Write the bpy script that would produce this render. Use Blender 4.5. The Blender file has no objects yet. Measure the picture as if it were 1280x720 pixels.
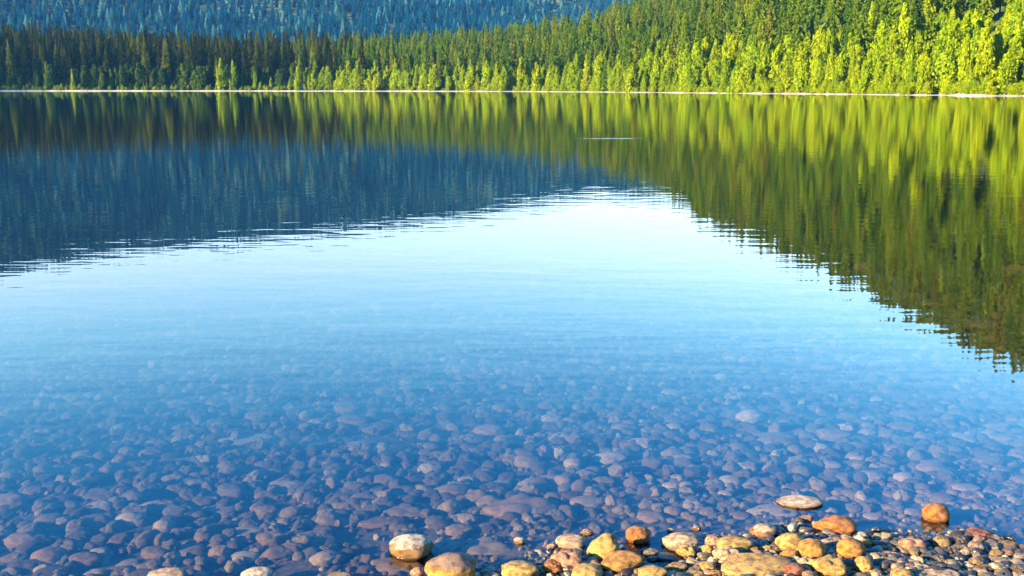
import bpy, math, random
import numpy as np
from mathutils import Vector, Matrix, noise as mnoise

random.seed(11)
rng = np.random.default_rng(5)
scene = bpy.context.scene
COL = scene.collection

# ------------------------------------------------------------------ camera
F = 1244.0                       # focal length in photo pixels (1280 wide)
PITCH = math.radians(11.34)
CAM_H = 1.0
cam = bpy.data.cameras.new("camera")
cam.lens = 36.0 * F / 1280.0
cam.sensor_width = 36.0
cam.clip_start = 0.05
cam.clip_end = 9000
camo = bpy.data.objects.new("camera", cam)
COL.objects.link(camo)
camo.location = (0, 0, CAM_H)
camo.rotation_euler = (math.pi / 2 - PITCH, 0, 0)
scene.camera = camo

# ------------------------------------------------------------------ render
scene.render.engine = 'CYCLES'
cy = scene.cycles
cy.use_denoising = True
try:
    cy.denoiser = 'OPENIMAGEDENOISE'
except Exception:
    pass
cy.max_bounces = 8
cy.diffuse_bounces = 2
cy.glossy_bounces = 3
cy.transmission_bounces = 4
cy.transparent_max_bounces = 16
cy.volume_bounces = 0
cy.caustics_reflective = False
cy.caustics_refractive = False
cy.sample_clamp_indirect = 8
scene.view_settings.view_transform = 'Standard'
scene.view_settings.look = 'None'
scene.view_settings.gamma = 1
scene.view_settings.exposure = 2.7

# ------------------------------------------------------------------ light
SUN_EL = math.radians(17)
SUN_AZ = math.radians(243)     # clockwise from +Y
SD = Vector((math.sin(SUN_AZ) * math.cos(SUN_EL), math.cos(SUN_AZ) * math.cos(SUN_EL), math.sin(SUN_EL)))
world = bpy.data.worlds.new("World")
scene.world = world
world.use_nodes = True
wn, wl = world.node_tree.nodes, world.node_tree.links
sky = wn.new('ShaderNodeTexSky')
sky.sky_type = 'NISHITA'
sky.sun_disc = False
sky.sun_elevation = SUN_EL
sky.sun_rotation = SUN_AZ
sky.air_density = 1.0
sky.dust_density = 0.15
sky.ozone_density = 3.5
wtc = wn.new('ShaderNodeTexCoord')
wsp = wn.new('ShaderNodeSeparateXYZ')
wl.new(wtc.outputs['Generated'], wsp.inputs[0])
wr_ = wn.new('ShaderNodeValToRGB')
els = wr_.color_ramp.elements
for p_, c_ in ((0.10, (1.05, 0.86, 0.74)), (0.17, (1.3, 1.05, 0.86)), (0.23, (0.95, 1.22, 1.08)), (0.30, (0.38, 1.02, 1.18)), (0.37, (0.14, 0.80, 1.22)), (0.47, (0.05, 0.60, 1.16))):
    e_ = els.new(p_)
    e_.color = (*c_, 1)
els.remove(els[0]); els.remove(els[-1])
wl.new(wsp.outputs['Z'], wr_.inputs[0])
wmx = wn.new('ShaderNodeMix')
wmx.data_type = 'RGBA'
wmx.blend_type = 'MULTIPLY'
wmx.inputs[0].default_value = 1
wl.new(sky.outputs[0], wmx.inputs[6])
wl.new(wr_.outputs[0], wmx.inputs[7])
wl.new(wmx.outputs[2], wn['Background'].inputs[0])
wn['Background'].inputs[1].default_value = 0.11
sun = bpy.data.lights.new("sun", 'SUN')
sun.energy = 5.0
sun.angle = math.radians(0.5)
sun.color = (1.0, 0.84, 0.56)
suno = bpy.data.objects.new("sun", sun)
COL.objects.link(suno)
suno.rotation_euler = SD.to_track_quat('Z', 'Y').to_euler()

# ------------------------------------------------------------------ terrain
def lerp(tab, a):
    return np.interp(a, [t[0] for t in tab], [t[1] for t in tab])

SHORE = [(-180, 300), (-120, 300), (-90, 320), (-60, 370), (-40, 430), (-27, 435), (-15, 400), (0, 330), (7, 255),
         (12, 215), (20, 170), (27, 145), (40, 115), (60, 95), (90, 90), (180, 90)]
EL_NEAR = [(-180, 2), (-60, 4), (-40, 4), (-27, 3.3), (-15, 2.6), (-6.3, 3.0), (2.8, 3.86), (7.3, 4.9), (9.5, 6.3), (12, 7.7),
           (15.5, 8.8), (20, 10.7), (27, 13.6), (40, 17), (60, 17), (90, 12), (110, 3), (180, 2)]
DEPTH = [(-180, 80), (-15, 80), (-6, 120), (2.8, 190), (7.3, 235), (12, 260), (90, 260), (180, 100)]
TREE_H = [(-180, 18), (-27, 19), (-15, 17), (2.8, 14), (12, 12.5), (27, 12), (180, 12)]
EL_MT = [(-180, 3), (-120, 4), (-108, 8), (-104, 14), (-102, 17.0), (-96, 17.4), (-90, 15), (-60, 14), (-45, 13), (-35, 11), (-27, 9.4), (-21, 8.9),  # unseen ridge far left, shaped to shade the left forest
         (-15, 8.5), (-7.2, 7.9), (-1.8, 7.2), (4.5, 6.2), (9.5, 6.3), (15, 6), (27, 7), (60, 7), (120, 4), (180, 3)]

def sstep(x):
    x = np.clip(x, 0, 1)
    return x * x * (3 - 2 * x)

def wob(x, y, s, seed=0.0):
    return (np.sin(x / s + 1.3 + seed) * np.cos(y / s * 1.13 + 0.7 + seed * 2) +
            0.5 * np.sin(x / s * 2.3 + y / s * 1.1 + seed) + 0.3 * np.sin(y / s * 3.7 - x / s * 2.9 + seed * 3))

def height(x, y):
    x = np.asarray(x, float)
    y = np.asarray(y, float)
    r = np.hypot(x, y)
    a = np.degrees(np.arctan2(x, y))
    S = lerp(SHORE, a) + 2.0 * np.sin(a * 1.7) + 0.8 * np.sin(a * 6.1 + 1)
    D = lerp(DEPTH, a)
    H = np.maximum((S + D) * np.tan(np.radians(lerp(EL_NEAR, a))) - lerp(TREE_H, a), 1.5)
    t = r - S
    hb = 0.30 * (S / 430) ** 1.7 * (1 + 0.45 * np.sin(a * 2.9) * (a > 5)) + 0.40 * np.exp(-((a - 24.2) / 0.8) ** 2) * 0.5
    beach = np.where(t < 0, t * 0.06, hb * np.minimum(t / 3.0, 1) + 0.03 * np.clip(t - 3.0, 0, 40))
    hill = H * np.where(t < D, sstep(t / D) * 0.5 + 0.5 * np.clip((t - 3.6) / D, 0, 1), 1 - 0.35 * sstep((t - D) / 260))
    hill = hill + np.clip(t / 60, 0, 1) * wob(x, y, 37) * np.minimum(H, 20) * 0.06
    mt = (1600 * np.tan(np.radians(lerp(EL_MT, a))) - 14) * np.where(
        r < 1600, np.clip((r - 640) / 960, 0, 1) ** 1.0, 1 - 0.1 * sstep((r - 1600) / 700))
    mt = mt + np.clip((r - 700) / 300, 0, 1) * (wob(x, y, 120, 2) * 12 + wob(x, y, 47, 4) * 4) * np.clip((1600 - r) / 300, 0.1, 1)
    far = np.where(t < 0, np.maximum(beach, -8), beach + np.clip(hill, 0, None) * (t > 0))
    far = np.maximum(far, np.where(r > 600, mt, -20))
    # the near bank and the bed that slopes away from it
    e = np.interp(x, [-3, -0.6, -0.08, 0.08, 0.19, 0.36, 0.6, 0.82, 1.1, 3], [1.55, 1.72, 1.90, 1.97, 2.02, 2.06, 2.12, 2.13, 2.12, 2.1])
    e = e + 0.015 * np.sin(x * 13 + 1) + 0.008 * np.sin(x * 31)
    d = y - e
    bank = np.where(d < 0, np.minimum(-d * 0.075, 2.5), np.where(d < 0.1, -d * 0.14, np.where(d < 1.5, -0.014 - (d - 0.1) * 0.085, np.where(d < 8, -0.133 - (d - 1.5) * 0.034, -0.354 - (d - 8) * 0.11))))
    und = 0.5 * wob(x, y, 0.28, 1) * 0.008 + 0.006 * wob(x, y, 0.11, 3)
    bank = bank + und * np.clip(1 - np.abs(d) / 8, 0, 1)
    bank = np.maximum(bank, -8)
    return np.maximum(bank, far)

def h1(x, y):
    return float(height(x, y))

def unproj(px, py, z=0.0):
    """photo pixel -> point on the plane of height z"""
    u = (px - 640) / F
    v = (360 - py) / F
    cp, sp = math.cos(PITCH), math.sin(PITCH)
    d = Vector((u, cp + v * sp, -sp + v * cp))
    k = (z - CAM_H) / d.z
    return Vector((d.x * k, d.y * k, z)), k * d.length

# ------------------------------------------------------------------ materials
def new_mat(name):
    m = bpy.data.materials.new(name)
    m.use_nodes = True
    nt = m.node_tree
    b = nt.nodes['Principled BSDF']
    return m, nt, nt.nodes, nt.links, b

def ramp(nodes, stops, interp='LINEAR'):
    r = nodes.new('ShaderNodeValToRGB')
    r.color_ramp.interpolation = interp
    e = r.color_ramp.elements
    while len(e) > len(stops):
        e.remove(e[-1])
    while len(e) < len(stops):
        e.new(0.5)
    for i, (p, c) in enumerate(stops):
        e[i].position = p
        e[i].color = (*c, 1)
    return r

def leaf_mat(name, cols, transl=0.35, patch=0.25):
    m, nt, N, L, b = new_mat(name)
    oi = N.new('ShaderNodeObjectInfo')
    r = ramp(N, cols)
    L.new(oi.outputs['Random'], r.inputs[0])
    geo = N.new('ShaderNodeNewGeometry')
    mix = N.new('ShaderNodeMix')
    mix.data_type = 'RGBA'
    mix.blend_type = 'MULTIPLY'
    mix.inputs[0].default_value = 1
    r2 = ramp(N, [(0, (1 - patch,) * 3), (1, (1 + patch, 1 + patch, 1.0))])
    L.new(geo.outputs['Random Per Island'], r2.inputs[0])
    L.new(r.outputs[0], mix.inputs[6])
    L.new(r2.outputs[0], mix.inputs[7])
    dif = N.new('ShaderNodeBsdfDiffuse')
    tr = N.new('ShaderNodeBsdfTranslucent')
    ms = N.new('ShaderNodeMixShader')
    ms.inputs[0].default_value = transl
    L.new(mix.outputs[2], dif.inputs[0])
    L.new(mix.outputs[2], tr.inputs[0])
    L.new(dif.outputs[0], ms.inputs[1])
    L.new(tr.outputs[0], ms.inputs[2])
    N.remove(b)
    L.new(ms.outputs[0], N['Material Output'].inputs[0])
    return m

M_CON = leaf_mat("conifer_needles", [(0, (0.030, 0.065, 0.008)), (0.3, (0.120, 0.170, 0.008)), (0.6, (0.065, 0.125, 0.008)),
                                     (0.85, (0.170, 0.210, 0.010)), (1, (0.150, 0.140, 0.012))])
M_COND = leaf_mat("shaded_conifer_needles", [(0, (0.016, 0.024, 0.004)), (0.55, (0.036, 0.040, 0.004)), (0.85, (0.075, 0.075, 0.005)), (1, (0.13, 0.14, 0.006))])  # shade of the left forest put into a darker needle colour
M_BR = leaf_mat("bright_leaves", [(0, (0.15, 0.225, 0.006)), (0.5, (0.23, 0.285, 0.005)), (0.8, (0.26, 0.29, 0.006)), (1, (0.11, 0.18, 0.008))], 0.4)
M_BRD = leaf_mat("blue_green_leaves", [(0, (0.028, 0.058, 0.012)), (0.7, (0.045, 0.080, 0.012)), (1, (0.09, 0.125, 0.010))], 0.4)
M_MT = leaf_mat("haze_blue_needles", [(0, (0.003, 0.070, 0.165)), (0.62, (0.005, 0.090, 0.195)), (0.74, (0.02, 0.12, 0.17)),
                                     (0.88, (0.06, 0.20, 0.24)), (1, (0.17, 0.33, 0.33))], 0.3)  # distance haze put into the needle colour, pale stops for sunlit crowns

def bark_mat(name, c):
    m, nt, N, L, b = new_mat(name)
    n = N.new('ShaderNodeTexNoise')
    n.inputs['Scale'].default_value = 3
    r = ramp(N, [(0.3, tuple(x * 0.6 for x in c)), (0.7, tuple(x * 1.3 for x in c))])
    L.new(n.outputs[0], r.inputs[0])
    L.new(r.outputs[0], b.inputs['Base Color'])
    b.inputs['Roughness'].default_value = 0.9
    return m
M_BARK = bark_mat("bark", (0.10, 0.07, 0.045))
M_BIRCH = bark_mat("pale_bark", (0.30, 0.27, 0.22))

def stone_mat(name, a, bb, speck=None, rough=0.6, split=None, spec=0.35):
    m, nt, N, L, b = new_mat(name)
    tc = N.new('ShaderNodeTexCoord')
    oi = N.new('ShaderNodeObjectInfo')
    add = N.new('ShaderNodeVectorMath')
    mul = N.new('ShaderNodeVectorMath')
    mul.operation = 'SCALE'
    cmb = N.new('ShaderNodeCombineXYZ')
    L.new(oi.outputs['Random'], cmb.inputs[0])
    L.new(oi.outputs['Random'], cmb.inputs[1])
    L.new(cmb.outputs[0], mul.inputs[0])
    mul.inputs['Scale'].default_value = 37.0
    L.new(tc.outputs['Object'], add.inputs[0])
    L.new(mul.outputs[0], add.inputs[1])
    n = N.new('ShaderNodeTexNoise')
    n.inputs['Scale'].default_value = 1.3
    n.inputs['Detail'].default_value = 6
    n.inputs['Roughness'].default_value = 0.65
    L.new(add.outputs[0], n.inputs['Vector'])
    r = ramp(N, [(0.32, a), (0.68, bb)])
    L.new(n.outputs[0], r.inputs[0])
    colr = r.outputs[0]
    n2 = N.new('ShaderNodeTexNoise')
    n2.inputs['Scale'].default_value = 9
    n2.inputs['Detail'].default_value = 5
    n2.inputs['Roughness'].default_value = 0.75
    L.new(add.outputs[0], n2.inputs['Vector'])
    mx = N.new('ShaderNodeMix')
    mx.data_type = 'RGBA'
    r3 = ramp(N, [(0.50, (0, 0, 0)), (0.66, (1, 1, 1))])
    L.new(n2.outputs[0], r3.inputs[0])
    sc = N.new('ShaderNodeMath')
    sc.operation = 'MULTIPLY'
    sc.inputs[1].default_value = 0.75
    L.new(r3.outputs[0], sc.inputs[0])
    L.new(sc.outputs[0], mx.inputs[0])
    L.new(colr, mx.inputs[6])
    mx.inputs[7].default_value = (*(speck or tuple(x * 0.45 for x in a)), 1)
    colr = mx.outputs[2]
    if split:                       # a second colour on top; on the pale-topped stone it paints sky light
        sp = N.new('ShaderNodeSeparateXYZ')
        L.new(tc.outputs['Object'], sp.inputs[0])
        ad = N.new('ShaderNodeMath')
        ad.operation = 'MULTIPLY_ADD'
        L.new(n.outputs[0], ad.inputs[0])
        ad.inputs[1].default_value = 0.9
        L.new(sp.outputs['Z'], ad.inputs[2])
        rs = ramp(N, [(0.86, (0, 0, 0)), (0.95, (1, 1, 1))])
        L.new(ad.outputs[0], rs.inputs[0])
        m3 = N.new('ShaderNodeMix')
        m3.data_type = 'RGBA'
        L.new(rs.outputs[0], m3.inputs[0])
        L.new(colr, m3.inputs[6])
        m3.inputs[7].default_value = (*split, 1)
        colr = m3.outputs[2]
    # broad mineral patches
    n5 = N.new('ShaderNodeTexNoise')
    n5.inputs['Scale'].default_value = 2.6
    n5.inputs['Detail'].default_value = 4
    L.new(add.outputs[0], n5.inputs['Vector'])
    r5 = ramp(N, [(0.40, (0.36, 0.31, 0.30)), (0.56, (1, 1, 1)), (0.66, (1.12, 1.1, 1.05))])
    L.new(n5.outputs[0], r5.inputs[0])
    m5 = N.new('ShaderNodeMix')
    m5.data_type = 'RGBA'
    m5.blend_type = 'MULTIPLY'
    m5.inputs[0].default_value = 0.8
    L.new(colr, m5.inputs[6])
    L.new(r5.outputs[0], m5.inputs[7])
    # the foot of the stone is wet: darker and glossier
    gp = N.new('ShaderNodeNewGeometry')
    gs = N.new('ShaderNodeSeparateXYZ')
    L.new(gp.outputs['Position'], gs.inputs[0])
    wz = N.new('ShaderNodeMath')
    wz.operation = 'MULTIPLY_ADD'
    L.new(n5.outputs[0], wz.inputs[0])
    wz.inputs[1].default_value = -0.012
    L.new(gs.outputs['Z'], wz.inputs[2])
    wm = N.new('ShaderNodeMapRange')
    wm.inputs[1].default_value = 0.003
    wm.inputs[2].default_value = -0.002
    L.new(wz.outputs[0], wm.inputs[0])
    m6 = N.new('ShaderNodeMix')
    m6.data_type = 'RGBA'
    m6.blend_type = 'MULTIPLY'
    L.new(wm.outputs[0], m6.inputs[0])
    L.new(m5.outputs[2], m6.inputs[6])
    m6.inputs[7].default_value = (0.40, 0.34, 0.30, 1)
    colr = m6.outputs[2]
    L.new(colr, b.inputs['Base Color'])
    rg = N.new('ShaderNodeMapRange')
    rg.inputs[3].default_value = rough
    rg.inputs[4].default_value = 0.15
    L.new(wm.outputs[0], rg.inputs[0])
    L.new(rg.outputs[0], b.inputs['Roughness'])
    b.inputs['Specular IOR Level'].default_value = spec
    bp = N.new('ShaderNodeBump')
    bp.inputs['Strength'].default_value = 0.5
    bp.inputs['Distance'].default_value = 0.03
    L.new(n2.outputs[0], bp.inputs['Height'])
    L.new(bp.outputs[0], b.inputs['Normal'])
    return m

SM = {
    'yellow': stone_mat("yellow_stone", (0.314, 0.163, 0.027), (0.407, 0.235, 0.053), (0.157, 0.073, 0.019)),
    'gold':   stone_mat("golden_stone", (0.298, 0.118, 0.013), (0.377, 0.168, 0.023), (0.157, 0.056, 0.012)),
    'orange': stone_mat("orange_stone", (0.236, 0.073, 0.009), (0.329, 0.118, 0.014), (0.102, 0.034, 0.007), 0.5),
    'cream':  stone_mat("cream_stone", (0.353, 0.207, 0.091), (0.431, 0.267, 0.129), (0.173, 0.089, 0.038)),
    'white':  stone_mat("white_stone", (0.407, 0.280, 0.170), (0.486, 0.324, 0.189), (0.236, 0.140, 0.076)),
    'pink':   stone_mat("pink_stone", (0.329, 0.133, 0.060), (0.392, 0.185, 0.087), (0.157, 0.056, 0.031)),
    'grey':   stone_mat("grey_stone", (0.133, 0.089, 0.057), (0.251, 0.168, 0.102), (0.063, 0.040, 0.023)),
    'khaki':  stone_mat("khaki_stone", (0.173, 0.096, 0.027), (0.251, 0.145, 0.042), (0.063, 0.034, 0.012)),
    'brown':  stone_mat("brown_stone", (0.102, 0.047, 0.017), (0.173, 0.083, 0.031), (0.040, 0.017, 0.007), 0.4, None, 0.5),
    'dark':   stone_mat("dark_wet_stone", (0.028, 0.017, 0.008), (0.078, 0.045, 0.019), (0.196, 0.111, 0.050), 0.28, None, 0.6),
    'red':    stone_mat("red_brown_stone", (0.157, 0.040, 0.012), (0.251, 0.083, 0.027), (0.047, 0.017, 0.007), 0.4),
    'skytop': stone_mat("sky_lit_top_stone", (0.220, 0.089, 0.012), (0.157, 0.078, 0.019), (0.063, 0.034, 0.012), 0.5, (0.392, 0.280, 0.167)),  # sky-pale top over a shaded side, painted into the colour
    'capped': stone_mat("brown_capped_stone", (0.329, 0.145, 0.014), (0.392, 0.190, 0.023), (0.157, 0.061, 0.014), 0.5, (0.173, 0.096, 0.050)),
    'creamtop': stone_mat("cream_topped_stone", (0.157, 0.067, 0.027), (0.236, 0.096, 0.031), (0.078, 0.034, 0.014), 0.5, (0.392, 0.251, 0.125)),
}

def bed_mat(name, stops):
    m, nt, N, L, b = new_mat(name)
    oi = N.new('ShaderNodeObjectInfo')
    r = ramp(N, stops)
    L.new(oi.outputs['Random'], r.inputs[0])
    tc = N.new('ShaderNodeTexCoord')
    n = N.new('ShaderNodeTexNoise')
    n.inputs['Scale'].default_value = 3.0
    n.inputs['Detail'].default_value = 6
    n.inputs['Roughness'].default_value = 0.7
    L.new(tc.outputs['Object'], n.inputs['Vector'])
    r2 = ramp(N, [(0.3, (0.50, 0.48, 0.46)), (0.5, (0.92, 0.90, 0.87)), (0.7, (1.28, 1.22, 1.15))])
    L.new(n.outputs[0], r2.inputs[0])
    mx = N.new('ShaderNodeMix')
    mx.data_type = 'RGBA'
    mx.blend_type = 'MULTIPLY'
    mx.inputs[0].default_value = 1
    L.new(r.outputs[0], mx.inputs[6])
    L.new(r2.outputs[0], mx.inputs[7])
    L.new(mx.outputs[2], b.inputs['Base Color'])
    b.inputs['Roughness'].default_value = 0.8
    b.inputs['Specular IOR Level'].default_value = 0.2
    return m
M_BED = bed_mat("lake_bed_stones", [(0, (0.032, 0.024, 0.018)), (0.25, (0.075, 0.050, 0.030)), (0.4, (0.042, 0.034, 0.028)), (0.55, (0.082, 0.066, 0.048)), (0.75, (0.100, 0.066, 0.036)), (0.93, (0.145, 0.105, 0.06)), (1, (0.21, 0.17, 0.11))])
M_GRAV = bed_mat("bank_gravel", [(0, (0.020, 0.014, 0.008)), (0.4, (0.050, 0.034, 0.018)), (0.65, (0.10, 0.068, 0.030)), (0.82, (0.22, 0.15, 0.06)), (0.93, (0.16, 0.075, 0.035)), (1, (0.38, 0.31, 0.17))])
M_GRAV.node_tree.nodes['Principled BSDF'].inputs['Roughness'].default_value = 0.42
M_GRAV.node_tree.nodes['Principled BSDF'].inputs['Specular IOR Level'].default_value = 0.5

# ground: gravel near the bank, pale far beach that also paints sky-bright ripples, forest floor behind it
def ground_material():
    m, nt, N, L, b = new_mat("ground")
    geo = N.new('ShaderNodeNewGeometry')
    sp = N.new('ShaderNodeSeparateXYZ')
    L.new(geo.outputs['Position'], sp.inputs[0])
    n = N.new('ShaderNodeTexNoise')
    n.inputs['Scale'].default_value = 45
    n.inputs['Detail'].default_value = 6
    L.new(geo.outputs['Position'], n.inputs['Vector'])
    near = ramp(N, [(0.3, (0.02, 0.015, 0.012)), (0.5, (0.05, 0.036, 0.026)), (0.7, (0.10, 0.07, 0.05))])
    L.new(n.outputs[0], near.inputs[0])
    n3 = N.new('ShaderNodeTexNoise')
    n3.inputs['Scale'].default_value = 1.2
    n3.inputs['Detail'].default_value = 5
    L.new(geo.outputs['Position'], n3.inputs['Vector'])
    beach = ramp(N, [(0.35, (0.16, 0.13, 0.09)), (0.5, (0.36, 0.30, 0.23)), (0.7, (0.50, 0.44, 0.36))])  # pale tones also stand in for the shore ripples reflecting sky
    L.new(n3.outputs[0], beach.inputs[0])
    n4 = N.new('ShaderNodeTexNoise')
    n4.inputs['Scale'].default_value = 0.12
    n4.inputs['Detail'].default_value = 6
    L.new(geo.outputs['Position'], n4.inputs['Vector'])
    floor = ramp(N, [(0.3, (0.05, 0.065, 0.012)), (0.7, (0.09, 0.10, 0.02))])
    L.new(n4.outputs[0], floor.inputs[0])
    hz = N.new('ShaderNodeAttribute')
    hz.attribute_name = 'inland'
    m1 = N.new('ShaderNodeMix')
    m1.data_type = 'RGBA'
    L.new(hz.outputs['Fac'], m1.inputs[0])
    L.new(beach.outputs[0], m1.inputs[6])
    L.new(floor.outputs[0], m1.inputs[7])
    ln = N.new('ShaderNodeVectorMath')
    ln.operation = 'LENGTH'
    L.new(geo.outputs['Position'], ln.inputs[0])
    fr = N.new('ShaderNodeMapRange')
    fr.inputs[1].default_value = 60
    fr.inputs[2].default_value = 80
    L.new(ln.outputs['Value'], fr.inputs[0])
    m2 = N.new('ShaderNodeMix')
    m2.data_type = 'RGBA'
    L.new(fr.outputs[0], m2.inputs[0])
    L.new(near.outputs[0], m2.inputs[6])
    L.new(m1.outputs[2], m2.inputs[7])
    L.new(m2.outputs[2], b.inputs['Base Color'])
    b.inputs['Roughness'].default_value = 0.85
    bp = N.new('ShaderNodeBump')
    bp.inputs['Strength'].default_value = 0.6
    bp.inputs['Distance'].default_value = 0.01
    L.new(n.outputs[0], bp.inputs['Height'])
    L.new(bp.outputs[0], b.inputs['Normal'])
    return m

# ------------------------------------------------------------------ helpers
def mesh_from(name, verts, faces, mat=None, smooth=False):
    me = bpy.data.meshes.new(name)
    me.from_pydata([tuple(v) for v in verts] if not isinstance(verts, np.ndarray) else verts.tolist(), [],
                   faces if not isinstance(faces, np.ndarray) else faces.tolist())
    if mat:
        me.materials.append(mat)
    if smooth:
        me.polygons.foreach_set('use_smooth', [True] * len(me.polygons))
    me.update()
    return me

def link(name, me, parent=None):
    o = bpy.data.objects.new(name, me)
    COL.objects.link(o)
    if parent:
        o.parent = parent
    return o

def tag(o, label=None, cat=None, group=None, kind=None):
    if label: o['label'] = label
    if cat: o['category'] = cat
    if group: o['group'] = group
    if kind: o['kind'] = kind
    return o

# ------------------------------------------------------------------ ground sheet
radii = [0.0]
r_ = 0.35
while r_ < 2450:
    radii.append(r_)
    r_ *= 1.022 if r_ < 14 else (1.035 if r_ < 80 else 1.018 if r_ < 600 else 1.02)
radii = np.array(radii[1:])
NA = 520
ang = np.sort(np.concatenate([np.radians(np.linspace(-45, 45, 361)), np.radians(np.linspace(45, 315, NA - 360)[1:-1])]))
NA = len(ang)
Sang = lerp(SHORE, np.degrees(np.where(ang > math.pi, ang - 2 * math.pi, ang)))
Sdeg = np.degrees(np.where(ang > math.pi, ang - 2 * math.pi, ang))
Sang = Sang + 2.0 * np.sin(Sdeg * 1.7) + 0.8 * np.sin(Sdeg * 6.1 + 1)
near_r = radii[radii < 40]
rows = [np.full(len(ang), q_) for q_ in near_r]
for k in np.linspace(0, 1, 22)[1:]:
    rows.append(near_r[-1] + (Sang - 14 - near_r[-1]) * k)
tt_ = [-9, -5, -2.5, -1, 0, 0.8, 1.6, 2.4, 3.0, 3.4, 5, 7.5]
rows += [Sang + q_ for q_ in tt_]
last = Sang + 7.5
for k in (np.linspace(0, 1, 110)[1:] ** 1.25):
    rows.append(last + (2450 - last) * k)
RR = np.stack(rows)
radii = np.zeros(len(rows))
AA = np.broadcast_to(ang[None, :], RR.shape)
GX, GY = RR * np.sin(AA), RR * np.cos(AA)
GZ = height(GX, GY)
V = np.stack([GX, GY, GZ], -1).reshape(-1, 3)
V = np.vstack([V, [[0, 0, h1(0, 0)]]])
nr = len(radii)
ii, jj = np.meshgrid(np.arange(nr - 1), np.arange(NA), indexing='ij')
jn = (jj + 1) % NA
FQ = np.stack([ii * NA + jj, ii * NA + jn, (ii + 1) * NA + jn, (ii + 1) * NA + jj], -1).reshape(-1, 4)
faces = FQ[:, ::-1].tolist() + [[len(V) - 1, (j + 1) % NA, j] for j in range(NA)]
gme = mesh_from("ground", V, faces, ground_material(), True)
at_ = gme.attributes.new('inland', 'FLOAT', 'POINT')
tt_v = np.clip(((RR - Sang[None, :]) - 3.0) / 1.2, 0, 1)
at_.data.foreach_set('value', np.append(tt_v.reshape(-1), 0.0))
g = link("ground", gme)
tag(g, "pebbly near bank, lake bed, pale far beach with painted sky glint and forested slopes", "ground", kind='structure')

# ------------------------------------------------------------------ water
def water_material():
    m, nt, N, L, b = new_mat("lake_water")
    N.remove(b)
    geo = N.new('ShaderNodeNewGeometry')
    mp = N.new('ShaderNodeMapping')
    mp.inputs['Scale'].default_value = (1.0, 2.4, 1.0)
    L.new(geo.outputs['Position'], mp.inputs[0])

    def nz(scale, detail, rough=0.5):
        t = N.new('ShaderNodeTexNoise')
        t.inputs['Scale'].default_value = scale
        t.inputs['Detail'].default_value = detail
        t.inputs['Roughness'].default_value = rough
        L.new(mp.outputs[0], t.inputs['Vector'])
        return t.outputs[0]

    def math_(op, a, bb=None, c=None):
        k = N.new('ShaderNodeMath')
        k.operation = op
        for i, v in enumerate((a, bb, c)):
            if v is None:
                continue
            if isinstance(v, (int, float)):
                k.inputs[i].default_value = v
            else:
                L.new(v, k.inputs[i])
        return k.outputs[0]
    h = math_('MULTIPLY', nz(1.9, 2), RIP[0])
    h = math_('ADD', h, math_('MULTIPLY', nz(5.5, 1), RIP[1]))
    h = math_('ADD', h, math_('MULTIPLY', nz(0.25, 1), RIP[2]))
    # one thin breeze line on the open water
    sp = N.new('ShaderNodeSeparateXYZ')
    L.new(geo.outputs['Position'], sp.inputs[0])
    c0, _ = unproj(762, 173)
    wx = math_('MAXIMUM', math_('SUBTRACT', 1, math_('POWER', math_('DIVIDE', math_('SUBTRACT', sp.outputs['X'], c0.x), 0.80), 2)), 0)
    gy = math_('POWER', math_('DIVIDE', math_('SUBTRACT', sp.outputs['Y'], c0.y), 0.10), 2)
    gy = math_('POWER', 2.718, math_('MULTIPLY', gy, -1))
    h = math_('ADD', h, math_('MULTIPLY', math_('MULTIPLY', math_('MULTIPLY', wx, gy), nz(2.3, 3)), 0.011))
    bp = N.new('ShaderNodeBump')
    bp.inputs['Strength'].default_value = 1
    bp.inputs['Distance'].default_value = 1
    L.new(h, bp.inputs['Height'])
    # Schlick reflectance, the same from above and below the surface
    dt = N.new('ShaderNodeVectorMath')
    dt.operation = 'DOT_PRODUCT'
    L.new(geo.outputs['Incoming'], dt.inputs[0])
    L.new(bp.outputs[0], dt.inputs[1])
    cs = math_('ABSOLUTE', dt.outputs['Value'])
    fres = math_('MULTIPLY_ADD', math_('POWER', math_('SUBTRACT', 1.0, cs), 5.0), 0.972, 0.028)
    gl = N.new('ShaderNodeBsdfAnisotropic') if False else N.new('ShaderNodeBsdfGlossy')
    gl.inputs['Roughness'].default_value = 0.0
    gl.inputs['Color'].default_value = (1, 1, 1, 1)
    L.new(bp.outputs[0], gl.inputs['Normal'])
    tr = N.new('ShaderNodeBsdfTransparent')
    tr.inputs[0].default_value = WTINT
    ms = N.new('ShaderNodeMixShader')
    L.new(fres, ms.inputs[0])
    L.new(tr.outputs[0], ms.inputs[1])
    L.new(gl.outputs[0], ms.inputs[2])
    L.new(ms.outputs[0], N['Material Output'].inputs['Surface'])
    va = N.new('ShaderNodeVolumeAbsorption')
    va.inputs['Color'].default_value = (0.50, 0.50, 0.56, 1)
    va.inputs['Density'].default_value = WABS
    L.new(va.outputs[0], N['Material Output'].inputs['Volume'])
    return m

RIP = (0.0015, 0.00035, 0.0012)
WTINT = (0.80, 0.76, 0.68, 1)
WABS = 2.6
M_WATER = water_material()
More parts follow.
